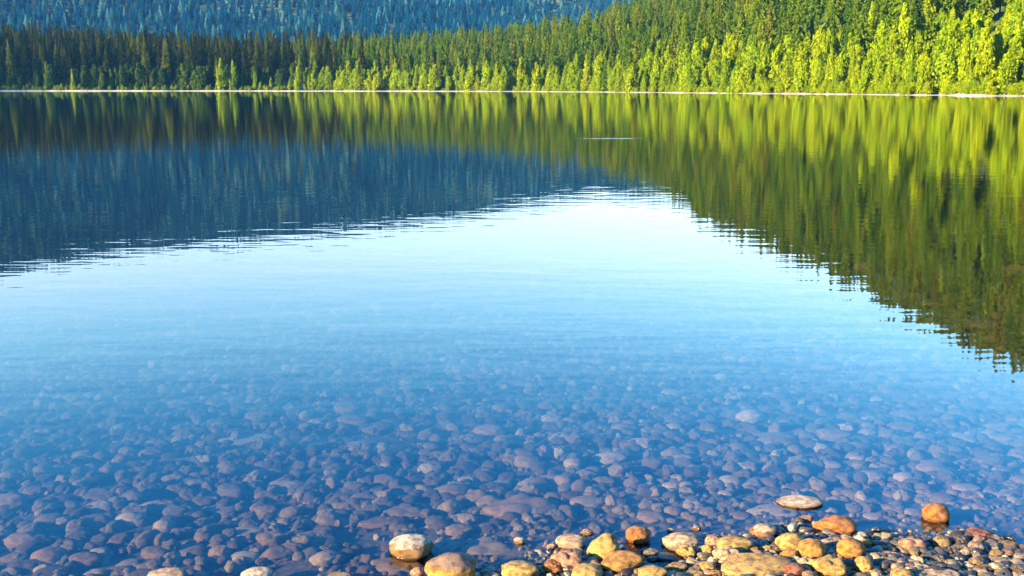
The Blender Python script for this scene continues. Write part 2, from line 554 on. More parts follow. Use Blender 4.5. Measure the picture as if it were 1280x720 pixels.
# a closed body: its top is the surface, its rim lies inside the land
wr, wv, wf = [], [], []
W_A = 96
rim = []
for k in range(W_A):
    a = -180 + 360 * k / W_A
    if abs(a) > 91:
        R = 100 if abs(a) < 100 else 14
        R = 60
    else:
        R = float(lerp(SHORE, a)) + 12
    rim.append((R * math.sin(math.radians(a)), R * math.cos(math.radians(a))))
rim_t = [(x, y, 0.0) for x, y in rim]
rim_b = [(x, y, -10.0) for x, y in rim]
wv = rim_t + rim_b + [(0, 10, 0.0), (0, 10, -10.0)]
for k in range(W_A):
    n_ = (k + 1) % W_A
    wf += [[k, k + W_A, n_ + W_A, n_][::-1], [n_, k, 2 * W_A], [k + W_A, n_ + W_A, 2 * W_A + 1]]
me = mesh_from("lake_water", wv, wf, M_WATER)
import bmesh
bm = bmesh.new(); bm.from_mesh(me)
bmesh.ops.recalc_face_normals(bm, faces=bm.faces)
bm.to_mesh(me); bm.free()
wo = link("lake_water", me)
tag(wo, "calm clear lake water mirroring the forest and sky", "water", kind='structure')

# ------------------------------------------------------------------ haze
def haze():
    R, z0, z1 = 2500, -14, 660
    v = [(x, y, z) for z in (z0, z1) for x, y in ((-R, -R), (R, -R), (R, R), (-R, R))]
    f = [[3, 2, 1, 0], [4, 5, 6, 7], [0, 1, 5, 4], [1, 2, 6, 5], [2, 3, 7, 6], [3, 0, 4, 7]]
    m = bpy.data.materials.new("haze")
    m.use_nodes = True
    N, L = m.node_tree.nodes, m.node_tree.links
    N.remove(N['Principled BSDF'])
    pv = N.new('ShaderNodeVolumePrincipled')
    pv.inputs['Color'].default_value = HAZE_C
    pv.inputs['Density'].default_value = HAZE_D
    pv.inputs['Anisotropy'].default_value = 0.0
    L.new(pv.outputs[0], N['Material Output'].inputs['Volume'])
    o = link("haze", mesh_from("haze", v, f, m))
    tag(o, "thin blue air haze over the lake and mountain", "haze", kind='stuff')
HAZE_C = (0.14, 0.50, 1.0, 1)
HAZE_D = 0.00007
haze()

# ------------------------------------------------------------------ tree meshes
def quads(centres, ax, ay):
    n = len(centres)
    v = np.stack([centres - ax - ay, centres + ax - ay, centres + ax * 0.55 + ay, centres - ax * 0.55 + ay], 1).reshape(-1, 3)
    f = np.arange(n * 4).reshape(n, 4)
    return v, f

def rand_dirs(n, r):
    d = r.normal(size=(n, 3))
    return d / np.linalg.norm(d, axis=1, keepdims=True)

def conifer_crown(name, H, R, seed, mat, base=0.12, n=2600, ragged=0.35, droop=0.35, q=(0.16, 0.36)):
    r = np.random.default_rng(seed)
    levels = int(H / 0.55)
    cs, axs, ays = [], [], []
    for i in range(levels):
        tt = (i + r.random() * 0.5) / levels
        z = H * (base + (1 - base) * tt)
        rad = R * ((1 - tt) ** 0.75) * (1 - 0.35 * np.exp(-tt * 10)) + 0.10
        nb = r.integers(5, 9)
        a0 = r.random() * 6.28
        for k in range(nb):
            if r.random() < 0.14:
                continue
            a = a0 + k * 6.283 / nb + r.normal() * 0.25
            L_ = rad * (1 - ragged + 2 * ragged * r.random()) * 0.95
            m = max(3, int(n / levels / nb * (0.4 + 1.2 * (1 - tt))))
            s = r.random(m) ** 0.7
            side = r.normal(size=m) * 0.13 * L_ * (1.1 - s * 0.6)
            zz = z - droop * L_ * s ** 1.6 + r.normal(size=m) * 0.12 - np.abs(r.normal(size=m)) * 0.12
            c = np.stack([np.cos(a) * L_ * s - np.sin(a) * side, np.sin(a) * L_ * s + np.cos(a) * side, zz], -1)
            out = np.array([np.cos(a), np.sin(a), -0.5])
            ay = (out + r.normal(size=(m, 3)) * 0.45)
            ay /= np.linalg.norm(ay, axis=1, keepdims=True)
            ax = np.cross(ay, rand_dirs(m, r))
            ax /= np.linalg.norm(ax, axis=1, keepdims=True) + 1e-6
            sz = (0.6 + 0.7 * r.random((m, 1))) * (0.6 + 0.4 * (1 - tt))
            cs.append(c); axs.append(ax * q[0] * sz); ays.append(ay * q[1] * sz)
    m = 24
    z = H * (0.9 + 0.12 * r.random(m))
    c = np.stack([r.normal(size=m) * 0.07, r.normal(size=m) * 0.07, z], -1)
    cs.append(c); axs.append(rand_dirs(m, r) * 0.09); ays.append(np.tile([[0, 0, 0.25]], (m, 1)) + r.normal(size=(m, 3)) * 0.05)
    v, f = quads(np.vstack(cs), np.vstack(axs), np.vstack(ays))
    return mesh_from(name, v, f, mat)

def leafy_crown(name, H, R, seed, mat, n=3200, lobes=9, q=0.17, taper=0.6):
    r = np.random.default_rng(seed)
    cs, axs, ays = [], [], []
    for k in range(lobes):
        t = (k + 0.5) / lobes
        zc = H * (0.08 + 0.86 * t)
        rr = R * (1 - taper * t ** 1.3) * (0.5 + 0.3 * r.random())
        off = R * (1 - taper * t) * 0.55
        a = r.random() * 6.28
        cen = np.array([math.cos(a) * off, math.sin(a) * off, zc])
        m = int(n / lobes)
        d = rand_dirs(m, r)
        rad = (0.55 + 0.5 * r.random((m, 1)) ** 0.6)
        # clumpy surface
        cl = 1 + 0.22 * np.sin(d[:, :1] * 7 + seed) * np.cos(d[:, 1:2] * 6 + k) + 0.15 * np.sin(d[:, 2:] * 9 + k)
        c = cen + d * rad * cl * np.array([rr, rr, rr * 1.35])
        c[:, 2] = np.maximum(c[:, 2], 0.05 + 0.1 * r.random(m))
        nrm = d + rand_dirs(m, r) * 0.8
        nrm /= np.linalg.norm(nrm, axis=1, keepdims=True)
        ax = np.cross(nrm, rand_dirs(m, r))
        ax /= np.linalg.norm(ax, axis=1, keepdims=True) + 1e-6
        ay = np.cross(nrm, ax)
        sz = 0.6 + 0.9 * r.random((m, 1))
        cs.append(c); axs.append(ax * q * sz); ays.append(ay * q * 1.2 * sz)
    # upright shoots that break the outline
    for k in range(16):
        a = r.random() * 6.28
        rr = R * 0.8 * math.sqrt(r.random())
        m = 40
        s = r.random(m)
        top = H * (0.45 + 0.62 * r.random() * (1 - 0.6 * rr / R))
        z = top - s * H * 0.34
        c = np.stack([math.cos(a) * rr + r.normal(size=m) * (0.08 + 0.3 * s), math.sin(a) * rr + r.normal(size=m) * (0.08 + 0.3 * s), z], -1)
        ax = rand_dirs(m, r) * q * 0.8
        cs.append(c); axs.append(ax); ays.append(np.cross(ax, rand_dirs(m, r)) + np.array([0, 0, q * 0.8]))
    v, f = quads(np.vstack(cs), np.vstack(axs), np.vstack(ays))
    return mesh_from(name, v, f, mat)

def trunk(name, H, r0, mat, seed, limbs=6, spread=1.2):
    r = random.Random(seed)
    v, f = [], []
    def tube(pts, rads, n=7):
        b0 = len(v)
        for (p, q) in zip(pts, rads):
            for k in range(n):
                a = 6.283 * k / n
                v.append((p[0] + q * math.cos(a), p[1] + q * math.sin(a), p[2]))
        for i in range(len(pts) - 1):
            for k in range(n):
                f.append([b0 + i * n + k, b0 + i * n + (k + 1) % n, b0 + (i + 1) * n + (k + 1) % n, b0 + (i + 1) * n + k])
        f.append([b0 + (len(pts) - 1) * n + k for k in range(n)])
    tube([(0.04 * H * 0.1 * math.sin(i), 0.0, -0.4 + (H * 0.97 + 0.4) * i / 6) for i in range(7)], [r0 * (1.25 - 1.15 * i / 6) for i in range(7)])
    for k in range(limbs):
        z = H * (0.15 + 0.65 * k / limbs)
        a = r.random() * 6.28
        l = spread * (1 - 0.6 * k / limbs)
        tube([(math.cos(a) * l * s, math.sin(a) * l * s, z + 0.5 * l * s) for s in (0, 0.5, 1)], [r0 * 0.4, r0 * 0.25, r0 * 0.08], 5)
    return mesh_from(name, v, f, mat, True)

CON = []   # (crown mesh, trunk mesh, height)
for i in range(7):
    H = [13, 15, 12, 16, 14, 11, 15][i]
    R = [2.1, 1.9, 2.3, 2.2, 1.7, 2.0, 2.5][i]
    CON.append((conifer_crown("conifer_crown", H, R, 100 + i, M_CON, base=[.1, .14, .06, .2, .1, .05, .12][i], n=3000), trunk("conifer_trunk", H, 0.17, M_BARK, i), H))
COND = []
for i in range(5):
    H = [22, 24, 19, 25, 21][i]
    R = [2.2, 2.5, 2.1, 2.4, 1.9][i]
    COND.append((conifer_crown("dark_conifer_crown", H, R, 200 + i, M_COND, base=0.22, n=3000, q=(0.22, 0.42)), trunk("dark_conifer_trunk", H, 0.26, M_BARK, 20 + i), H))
LEA = []
for i in range(7):
    H = [7.5, 8.5, 6.0, 9.0, 7.0, 5.0, 8.0][i]
    R = [1.9, 1.8, 2.1, 2.0, 1.5, 2.0, 1.6][i]
    LEA.append((leafy_crown("leafy_crown", H, R, 300 + i, M_BR, n=3600, lobes=12, q=0.14, taper=[.75, .85, .6, .8, .9, .5, .8][i]), trunk("leafy_trunk", H * 0.85, 0.10, M_BIRCH, 40 + i, 7, 1.0), H))
LEAD = []
for i in range(4):
    H = [9, 11, 8, 10][i]
    R = [3.4, 3.0, 3.6, 2.8][i]
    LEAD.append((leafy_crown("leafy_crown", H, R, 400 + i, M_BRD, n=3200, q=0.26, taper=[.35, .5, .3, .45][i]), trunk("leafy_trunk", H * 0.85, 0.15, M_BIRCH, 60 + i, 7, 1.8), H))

# ------------------------------------------------------------------ forest placement
def shore_at(a):
    return float(lerp(SHORE, a) + 2.0 * np.sin(a * 1.7) + 0.8 * np.sin(a * 6.1 + 1))

class Grid:
    def __init__(s, cell): s.c = cell; s.d = {}
    def ok(s, x, y, r):
        i, j = int(x // s.c), int(y // s.c)
        for a in (i - 1, i, i + 1):
            for b in (j - 1, j, j + 1):
                for (u, v) in s.d.get((a, b), ()):
                    if (u - x) ** 2 + (v - y) ** 2 < r * r: return False
        return True
    def add(s, x, y): s.d.setdefault((int(x // s.c), int(y // s.c)), []).append((x, y))

trees = []      # (kind, x, y, z, scale, widen, rot, azimuth, t)
G = Grid(6)
def try_tree(kind, a, t, sc, spacing, wide=1.0):
    r = shore_at(a) + t
    x, y = r * math.sin(math.radians(a)), r * math.cos(math.radians(a))
    if not G.ok(x, y, spacing): return
    G.add(x, y)
    trees.append([kind, x, y, h1(x, y) - 0.05, sc, wide, random.uniform(0, 6.28), a, t])

# front fringe of leafy trees
a = -33.0
while a < 34:
    S = shore_at(a)
    left = a < -12 + random.uniform(-1, 1)
    frac = np.interp(a, [-33, -16, -13, 0, 33], [0.75, 0.8, 0.8, 0.9, 0.95])
    if random.random() < frac:
        if left:
            near_edge = a > -15.0
            try_tree('LEA' if (near_edge and random.random() < 0.8) or random.random() < 0.06 else 'LEAD', a, random.uniform(4.5, 8), random.uniform(0.5, 1.1), 2.0, random.uniform(0.5, 0.8))
        else:
            sc = random.uniform(0.55, 1.0) * np.interp(a, [-12, 0, 8, 20, 33], [1.35, 1.2, 1.05, 0.9, 0.85])
            try_tree('LEA', a, random.uniform(3.6, 6), sc, 1.4, random.uniform(0.8, 1.1))
    a += math.degrees((2.9 if left else 2.3) * random.uniform(0.6, 1.5) / S)
# a second and third row of leafy trees mixed with conifers
for _ in range(3000):
    a = random.uniform(-12, 34)
    t = 7 + 62 * random.random() ** 1.5
    lim = np.interp(a, [-12, 0, 6, 14, 34], [9, 14, 24, 36, 50])
    if t > lim: continue
    if random.random() < 0.74 - t / 60:
        try_tree('LEA', a, t, random.uniform(0.85, 1.35), 2.4, random.uniform(0.65, 0.95))
for _ in range(260):
    a = random.uniform(-33, -12)
    try_tree('LEAD', a, random.uniform(8, 18), random.uniform(0.55, 0.95), 3.2, random.uniform(0.5, 0.8))
# conifers behind
for _ in range(15000):
    a = random.uniform(-36, 44)
    D = float(lerp(DEPTH, a))
    t = 9 + (D + 35) * random.random()
    left = a < -11 + random.uniform(-3, 3)
    S = shore_at(a)
    if random.random() > (S + t) / 480: continue
    if left:
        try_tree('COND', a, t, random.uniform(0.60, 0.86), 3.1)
    else:
        g_ = np.interp(a, [-13, -6, 0, 10, 20], [1.05, 1.0, 0.94, 0.94, 0.95])
        try_tree('CON', a, t, random.uniform(0.75, 1.12) * g_, 3.1)
        if random.random() < 0.12 and a > 5:
            try_tree('LEA', a + random.uniform(-.4, .4), t, random.uniform(1.0, 1.3), 2.6, 0.55)
# notable single trees
def notable(kind, px, t, sc, wide, label, cat, idx=0):
    a = math.degrees(math.atan((px - 640) / F * math.cos(PITCH)))
    r = shore_at(a) + t
    x, y = r * math.sin(math.radians(a)), r * math.cos(math.radians(a))
    trees.append([kind, x, y, h1(x, y) - 0.05, sc, wide, 1.0, a, t, label, idx])
notable('LEA', 92, 3.6, 1.15, 0.45, "slim sunlit yellow-green sapling alone at the waterline before the dark left forest", "tree", 4)
notable('COND', 2, 26, 1.02, 0.9, "tallest dark pointed conifer at the left edge of the forest skyline", "tree", 1)
notable('LEA', 278, 3.8, 1.5, 0.75, "bright yellow conical tree where the sunlit shore begins beside the dark forest", "tree", 1)
notable('LEA', 293, 3.8, 1.3, 0.7, "bright yellow tree just right of the first sunlit conical tree", "tree", 3)
notable('CON', 757, 3.8, 0.75, 0.8, "dark green conifer standing in the front row between bright leafy trees", "tree", 2)

SETS = {'CON': CON, 'COND': COND, 'LEA': LEA, 'LEAD': LEAD}
def visible_rank(T):
    kind, x, y, z, sc, wide, rot, a, t = T[:9]
    if abs(a) > 28: return 0
    d = math.hypot(x, y)
    H = 12 * sc if kind == 'CON' else 22 * sc if kind == 'COND' else 8 * sc
    occl = {'LEA': 14, 'LEAD': 16, 'CON': 60, 'COND': 34}[kind]
    return H / d * math.exp(-t / occl)
order = sorted([T for T in trees if len(T) == 9], key=visible_rank, reverse=True)
conf = [T for T in order if T[0] in ('CON', 'COND') and visible_rank(T) > 0]
leaf = [T for T in order if T[0] in ('LEA', 'LEAD') and visible_rank(T) > 0]
NOT = [T for T in trees if len(T) > 9]
indiv = (NOT + [T for T in conf if T[0] == 'COND'][:70] + [T for T in conf if T[0] == 'CON'][:100]
         + [T for T in leaf if T[0] == 'LEAD'][:25] + [T for T in leaf if T[0] == 'LEA'][:100])
ids = {id(T) for T in indiv}
rest = [T for T in trees if id(T) not in ids]

def region(a):
    if a < -12: return 0
    if a < 0: return 1
    if a < 12: return 2
    return 3
LAB = {
    ('COND', 0): ("tall dark pointed conifer in the shaded forest on the left shore", "dark conifers of the left forest"),
    ('COND', 1): ("dark olive conifer in the forest behind the low middle shore", "dark conifers of the middle forest"),
    ('CON', 0): ("olive green conifer where the left forest begins to catch sun", "sunlit conifers at the left forest"),
    ('CON', 1): ("sunlit olive green conifer on the low middle shore left of centre", "conifers of the low middle shore"),
    ('CON', 2): ("sunlit green conifer behind bright leafy trees where the hill starts to rise", "conifers at the foot of the rising hill"),
    ('CON', 3): ("green conifer on the steep sunlit right hillside above the shore trees", "conifers of the right hillside"),
    ('LEAD', 0): ("rounded blue-green leafy tree at the foot of the shaded left forest", "blue-green trees of the left shore"),
    ('LEA', 0): ("small yellow-green leafy tree at the edge of the shaded left shore", "yellow-green trees of the left shore"),
    ('LEA', 1): ("bright yellow-green leafy tree at the water's edge left of centre", "bright trees left of centre"),
    ('LEA', 2): ("bright yellow-green leafy tree on the shore right of centre", "bright trees right of centre"),
    ('LEA', 3): ("bright lime leafy tree at the foot of the steep right hillside", "bright trees under the right hillside"),
}
protos = {}
for T in indiv:
    kind, x, y, z, sc, wide, rot, a, t = T[:9]
    st = SETS[kind]
    idx = T[10] if len(T) > 9 else random.randrange(len(st))
    crown, trk, H = st[idx]
    if T[0] == 'COND' and region(a) > 1: kind = 'CON'
    if T[0] == 'LEAD' and region(a) > 0: kind = 'LEA'
    root = bpy.data.objects.new("conifer_tree" if kind in ('CON', 'COND') else "leafy_tree", None)
    COL.objects.link(root)
    root.location = (x, y, z)
    root.rotation_euler = (random.uniform(-.03, .03), random.uniform(-.03, .03), rot)
    root.scale = (sc * wide, sc * wide, sc)
    root.empty_display_size = 0.3
    c = link("crown", crown, root)
    k = link("trunk", trk, root)
    protos.setdefault((T[0], idx), (c, k))
    if len(T) > 9:
        tag(root, T[9], "tree")
    else:
        key = (kind, region(a))
        if key not in LAB: key = (('CON' if kind == 'COND' else 'LEA'), region(a))
        lb, gr = LAB[key]
        tag(root, lb, "tree", gr)

# the rest of the woods: one scattered object per wood
def scatter(name, pts, sources, label, cat, mat=None, kind='stuff'):
    """pts: list of (x,y,z,rot(3),scale(3),variant)"""
    P = np.array([p[:3] for p in pts], float)
    me = bpy.data.meshes.new(name)
    me.vertices.add(len(P))
    me.vertices.foreach_set('co', P.ravel())
    for an, ty, k, sl in (('rot', 'FLOAT_VECTOR', 'vector', slice(3, 6)), ('scl', 'FLOAT_VECTOR', 'vector', slice(6, 9))):
        at = me.attributes.new(an, ty, 'POINT')
        at.data.foreach_set(k, np.array([p[sl] for p in pts], float).ravel())
    at = me.attributes.new('variant', 'INT', 'POINT')
    at.data.foreach_set('value', np.array([p[9] for p in pts], np.int32))
    me.update()
    o = link(name, me)
    ng = bpy.data.node_groups.new(name, 'GeometryNodeTree')
    ng.interface.new_socket('Geometry', in_out='INPUT', socket_type='NodeSocketGeometry')
    ng.interface.new_socket('Geometry', in_out='OUTPUT', socket_type='NodeSocketGeometry')
    N, L = ng.nodes, ng.links
    gi, go = N.new('NodeGroupInput'), N.new('NodeGroupOutput')
    join = N.new('GeometryNodeJoinGeometry')
    def attr(n, ty):
        k = N.new('GeometryNodeInputNamedAttribute')
        k.data_type = ty
        k.inputs['Name'].default_value = n
        return k.outputs['Attribute']
    rot, scl, var = attr('rot', 'FLOAT_VECTOR'), attr('scl', 'FLOAT_VECTOR'), attr('variant', 'INT')
    e2r = N.new('FunctionNodeEulerToRotation')
    L.new(rot, e2r.inputs[0])
    for vi, objs in enumerate(sources):
        cmp_ = N.new('FunctionNodeCompare')
        cmp_.data_type = 'INT'
        cmp_.operation = 'EQUAL'
        ia = [s for s in cmp_.inputs if s.type == 'INT']
        L.new(var, ia[0])
        ia[1].default_value = vi
        src = None
        inst = N.new('GeometryNodeInstanceOnPoints')
        if len(objs) > 1:
            src = N.new('GeometryNodeJoinGeometry')
        for ob in objs:
            oi = N.new('GeometryNodeObjectInfo')
            oi.transform_space = 'ORIGINAL'
            oi.inputs['Object'].default_value = ob
            oi.inputs['As Instance'].default_value = False
            L.new(oi.outputs['Geometry'], (src.inputs[0] if src else inst.inputs['Instance']))
        out = src.outputs[0] if src else None
        if src:
            L.new(out, inst.inputs['Instance'])
        L.new(gi.outputs[0], inst.inputs['Points'])
        L.new(cmp_.outputs[0], inst.inputs['Selection'])
        L.new(e2r.outputs[0], inst.inputs['Rotation'])
        L.new(scl, inst.inputs['Scale'])
        if mat:
            sm = N.new('GeometryNodeSetMaterial')
            sm.inputs['Material'].default_value = mat
            L.new(inst.outputs[0], sm.inputs[0])
            L.new(sm.outputs[0], join.inputs[0])
        else:
            L.new(inst.outputs[0], join.inputs[0])
    L.new(join.outputs[0], go.inputs[0])
    md = o.modifiers.new("scatter", 'NODES')
    md.node_group = ng
    tag(o, label, cat, kind=kind)
    return o

for kind, nm, lb in (('CON', 'sunlit_conifer_wood', "mass of sunlit green conifers filling the slopes behind the shore trees"),
                     ('COND', 'dark_conifer_wood', "mass of dark conifers deep in the shaded left forest"),
                     ('LEA', 'leafy_wood', "mass of smaller bright leafy trees between the conifers"),
                     ('LEAD', 'blue_green_leafy_wood', "mass of blue-green leafy trees under the dark left forest")):
    keys = sorted({k for k in protos if k[0] == kind})
    pts = []
    for T in rest:
        if T[0] != kind: continue
        _, x, y, z, sc, wide, rot, a, t = T
        pts.append((x, y, z, 0, 0, rot, sc * wide, sc * wide, sc, random.randrange(len(keys))))
    if pts and keys:
        scatter(nm, pts, [protos[k] for k in keys], lb, "wood")

pts = []
ku = [k for k in sorted(protos) if k[0] == 'LEA']
for _ in range(1700):
    a = random.uniform(-33, 34)
    t = random.uniform(3.1, 9)
    r = shore_at(a) + t
    x, y = r * math.sin(math.radians(a)), r * math.cos(math.radians(a))
    k = random.uniform(0.10, 0.30)
    pts.append((x, y, h1(x, y) - 0.1, 0, 0, random.uniform(0, 6.28), k * 1.7, k * 1.7, k, random.randrange(len(ku))))
scatter('shore_undergrowth', pts, [protos[k] for k in ku], "low green undergrowth along the far shore under the first trees", "undergrowth")

# mountain forest
pts = []
G2 = Grid(12)
keys = [k for k in sorted(protos) if k[0] == 'CON'][:4] + [k for k in sorted(protos) if k[0] == 'COND'][:3]
n_try = 0
while n_try < 46000:
    n_try += 1
    a = random.uniform(-33, 30)
    r = math.sqrt(random.uniform(600 ** 2, 1640 ** 2))
    if a > 14 and random.random() < 0.6: continue
    x, y = r * math.sin(math.radians(a)), r * math.cos(math.radians(a))
    if not G2.ok(x, y, 4.6): continue
    G2.add(x, y)
    v = random.randrange(len(keys))
    H = CON[keys[v][1]][2] if keys[v][0] == 'CON' else COND[keys[v][1]][2]
    s = random.uniform(8, 16) / H
    pts.append((x, y, 0, 0, 0, random.uniform(0, 6.28), s * 1.3, s * 1.3, s, v))
# coarser cover on the slopes outside the picture
for _ in range(9000):
    a = random.choice([random.uniform(-125, -33), random.uniform(40, 95)])
    r = random.uniform(float(lerp(SHORE, a)) + 8, 1550) if a < 0 else random.uniform(float(lerp(SHORE, a)) + 8, 600)
    x, y = r * math.sin(math.radians(a)), r * math.cos(math.radians(a))
    if not G2.ok(x, y, 5.5): continue
    G2.add(x, y)
    v = random.randrange(len(keys))
    H = CON[keys[v][1]][2] if keys[v][0] == 'CON' else COND[keys[v][1]][2]
    s = random.uniform(13, 22) / H
    pts.append((x, y, 0, 0, 0, random.uniform(0, 6.28), s * 1.4, s * 1.4, s, v))
zz = height(np.array([p[0] for p in pts]), np.array([p[1] for p in pts]))
pts = [(p[0], p[1], float(z) - 0.3) + p[3:] for p, z in zip(pts, zz)]
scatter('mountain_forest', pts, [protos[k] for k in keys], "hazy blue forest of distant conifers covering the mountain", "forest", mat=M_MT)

# ------------------------------------------------------------------ stones
def stone_mesh(name, seed, rough=0.10, flat=1.0, lobes=0.0, subdiv=4):
    bm = bmesh.new()
    bmesh.ops.create_icosphere(bm, subdivisions=subdiv, radius=1.0)
    off = Vector((seed * 3.7, seed * 1.9, -seed * 2.3))
    for v in bm.verts:
        d = v.co.normalized()
        k = 1 + rough * 1.9 * mnoise.noise(d * 0.9 + off) + rough * mnoise.noise(d * 2.1 + off * 2) + rough * 0.36 * mnoise.noise(d * 4.5 + off) + rough * 0.16 * mnoise.noise(d * 9 + off)
        if lobes:
            k += lobes * (math.exp(-((d - Vector((0.9, 0.2, 0.2))).length / 0.7) ** 2) + 0.6 * math.exp(-((d - Vector((-0.8, -0.4, 0.1))).length / 0.6) ** 2))
        p = d * k
        # slightly squared off, like water-worn rock
        p.z = p.z * (1 - 0.04 * p.z * p.z) if flat else p.z
        v.co = p
    me = bpy.data.meshes.new(name)
    bm.to_mesh(me); bm.free()
    me.polygons.foreach_set('use_smooth', [True] * len(me.polygons))
    me.materials.append(M_BED)
    return me
ST = [stone_mesh("stone", i + 1, [0.08, 0.14, 0.2, 0.11, 0.17, 0.24, 0.09, 0.15][i]) for i in range(8)]
ST_LOBE = [stone_mesh("stone", 31, 0.14, 1, 0.35), stone_mesh("stone", 32, 0.12, 1, 0.5)]
ST_PEAR = stone_mesh("stone", 33, 0.08, 1, 0)
for v in ST_PEAR.vertices:
    if v.co.x < -0.1:
        k = 1 - 0.55 * min(1, (-v.co.x - 0.1) / 0.9)
        v.co.y *= k; v.co.z *= k
        v.co.x *= 1.35
ST_FLAT = stone_mesh("stone", 34, 0.06, 1, 0)
for v in ST_FLAT.vertices:
    k = max(0.0, 1 - abs(v.co.x)) ** 0.35
    v.co.z *= 0.4 + 0.6 * k
ST_SLAB = stone_mesh("stone", 35, 0.22, 1, 0)
for v in ST_SLAB.vertices:
    v.co.z = max(-0.5, min(0.55, v.co.z))
    v.co.x += 0.35 * v.co.x * abs(v.co.x) * (1 if v.co.x < 0 else 0.2)
    v.co.y *= 0.6 + 0.4 * min(1, abs(v.co.x - 1.4) / 1.4)

def put_stone(px, py, w, h, col, label, mesh=None, group=None, name="stone", depth=None, rot=0.0, under=False, roll=0.0, asp=None):
    """a stone whose centre is seen at (px,py), w x h photo pixels, resting on the ground there"""
    z = 0.02
    for _ in range(6):
        p, dist = unproj(px, py + h * 0.25, z)
        z = h1(p.x, p.y)
    sx = w / 2 * dist / F
    dep = math.asin((CAM_H - z) / dist)
    yy = asp * sx if asp else sx * 0.85
    sh = h / 2 * dist / F                       # half of the seen height
    s2 = sh * sh - (yy * math.sin(dep)) ** 2
    sz = math.sqrt(s2) / math.cos(dep) if s2 > (0.35 * sh) ** 2 else 0.55 * sh
    if s2 <= (0.35 * sh) ** 2:
        yy = math.sqrt(max(sh * sh - (sz * math.cos(dep)) ** 2, 1e-8)) / math.sin(dep)
    zc = z + sz * (0.75 if z > -0.005 else 0.6)
    if not under: zc = max(zc, 0.35 * sz)
    if under: zc = min(zc, -sz * 1.05 - 0.006)
    p, dist = unproj(px, py, zc)
    o = link(name, mesh or random.choice(ST))
    o.location = p
    o.scale = (sx, yy, sz)
    o.rotation_euler = (0, roll, rot)
    m = SM.get(col) if isinstance(col, str) else col
    o.material_slots[0].link = 'OBJECT'
    o.material_slots[0].material = m
    tag(o, label, "stone", group)
    return o

placed = []     # (px, py, w, h)
def S(px, py, w, h, col, label, **kw):
    placed.append((px, py, w, h))
    return put_stone(px, py, w, h, col, label, **kw)

# the dry stones of the near bank, one by one
S(513, 685, 52, 33, 'skytop', "large smooth stone with dark amber side and pale sky-lit top, alone in the shallows", mesh=ST[0])
S(566, 711, 60, 42, 'capped', "big rounded ochre stone with grey-brown cap, in front of the pale-topped stone", mesh=ST[3])
S(208, 719, 42, 18, 'cream', "cream stone breaking the surface at the bottom edge, farthest left", mesh=ST[1])
S(321, 719, 36, 18, 'white', "pale grey-white rounded stone at the bottom edge, second from the left", mesh=ST[6])
S(425, 720, 28, 10, 'cream', "low cream stone just showing at the bottom edge left of the ochre stone", mesh=ST[4])
S(713, 678, 38, 20, 'cream', "oval cream and grey stone left of the tall yellow stone", mesh=ST[0])
S(733, 665, 14, 8, 'cream', "tiny cream pebble behind the oval cream and grey stone", mesh=ST[2])
S(755, 685, 38, 30, 'yellow', "tall pale yellow stone leaning on the golden double stone", mesh=ST[4], rot=0.4, roll=-0.4)
S(777, 703, 44, 26, 'gold', "golden lumpy double stone at the foot of the pale yellow stone", mesh=ST_LOBE[0])
S(797, 670, 30, 24, 'orange', "round orange-brown stone standing in the water's edge, dark on its right side", mesh=ST[0])
S(852, 677, 44, 23, 'cream', "wide beige stone with dark right end at the water's edge", mesh=ST[3])
S(690, 708, 24, 18, 'orange', "small orange stone against a speckled beige stone", mesh=ST[2])
S(709, 701, 32, 24, 'pink', "speckled pinkish beige stone behind the small orange stone", mesh=ST[5])
S(649, 713, 44, 26, 'yellow', "yellow stone with a paler top at the bottom edge, right of the big ochre stone", mesh=ST[1])
S(735, 717, 38, 24, 'yellow', "yellow and orange stone cut by the bottom edge below the golden double stone", mesh=ST[6])
S(955, 664, 31, 19, 'creamtop', "cream-topped brown stone on top of the dark wet gravel", mesh=ST[3])
S(917, 680, 42, 22, 'yellow', "broad yellow-beige stone behind the biggest yellow stone", mesh=ST[1])
S(910, 694, 28, 18, 'cream', "pitted cream stone tucked under the broad yellow-beige stone", mesh=ST[5])
S(892, 677, 20, 16, 'pink', "small pink stone touching the left of the broad yellow-beige stone", mesh=ST[6])
S(884, 687, 14, 12, 'yellow', "small yellow pebble below the small pink stone", mesh=ST[0])
S(989, 678, 34, 24, 'yellow', "rounded yellow-beige stone beside the round ochre stone", mesh=ST[3])
S(1014, 688, 32, 27, 'gold', "smooth round ochre stone in the middle of the pebble bank", mesh=ST[0])
S(987, 695, 20, 16, 'gold', "small golden pebble under the rounded yellow-beige stone", mesh=ST[4])
S(1047, 657, 42, 26, 'orange', "orange pear-shaped stone at the water's edge pointing left", mesh=ST_PEAR)
S(1000, 627, 54, 15, 'white', "flat white and cream oval stone lying in the water behind the bank", mesh=ST_FLAT)
S(1169, 643, 31, 25, 'orange', "round orange-brown stone alone in the water at the right", mesh=ST[0])
S(940, 708, 64, 28, 'yellow', "biggest pale yellow stone, long and lumpy, on the pebble bank", mesh=ST_LOBE[1])
S(1064, 686, 32, 25, 'gold', "golden brown rounded stone with dark wet right side", mesh=ST[6])
S(1079, 706, 21, 19, 'yellow', "small smooth yellow stone near the bottom edge right of the bank's middle", mesh=ST[0])
S(1140, 682, 26, 18, 'pink', "orange-pink pitted stone among the dark wet gravel", mesh=ST[5])
S(1177, 678, 20, 15, 'khaki', "smooth khaki stone on the dark gravel with dark right side", mesh=ST[0])
S(1221, 667, 28, 15, 'red', "dark red-brown stone with a pale patch at the far right water's edge", mesh=ST[2])
S(1257, 681, 28, 11, 'khaki', "low brownish stone on the far right gravel", mesh=ST[4])
S(1036, 709, 34, 24, 'yellow', "blocky yellow stone right of the red-speckled stone", mesh=ST[5])
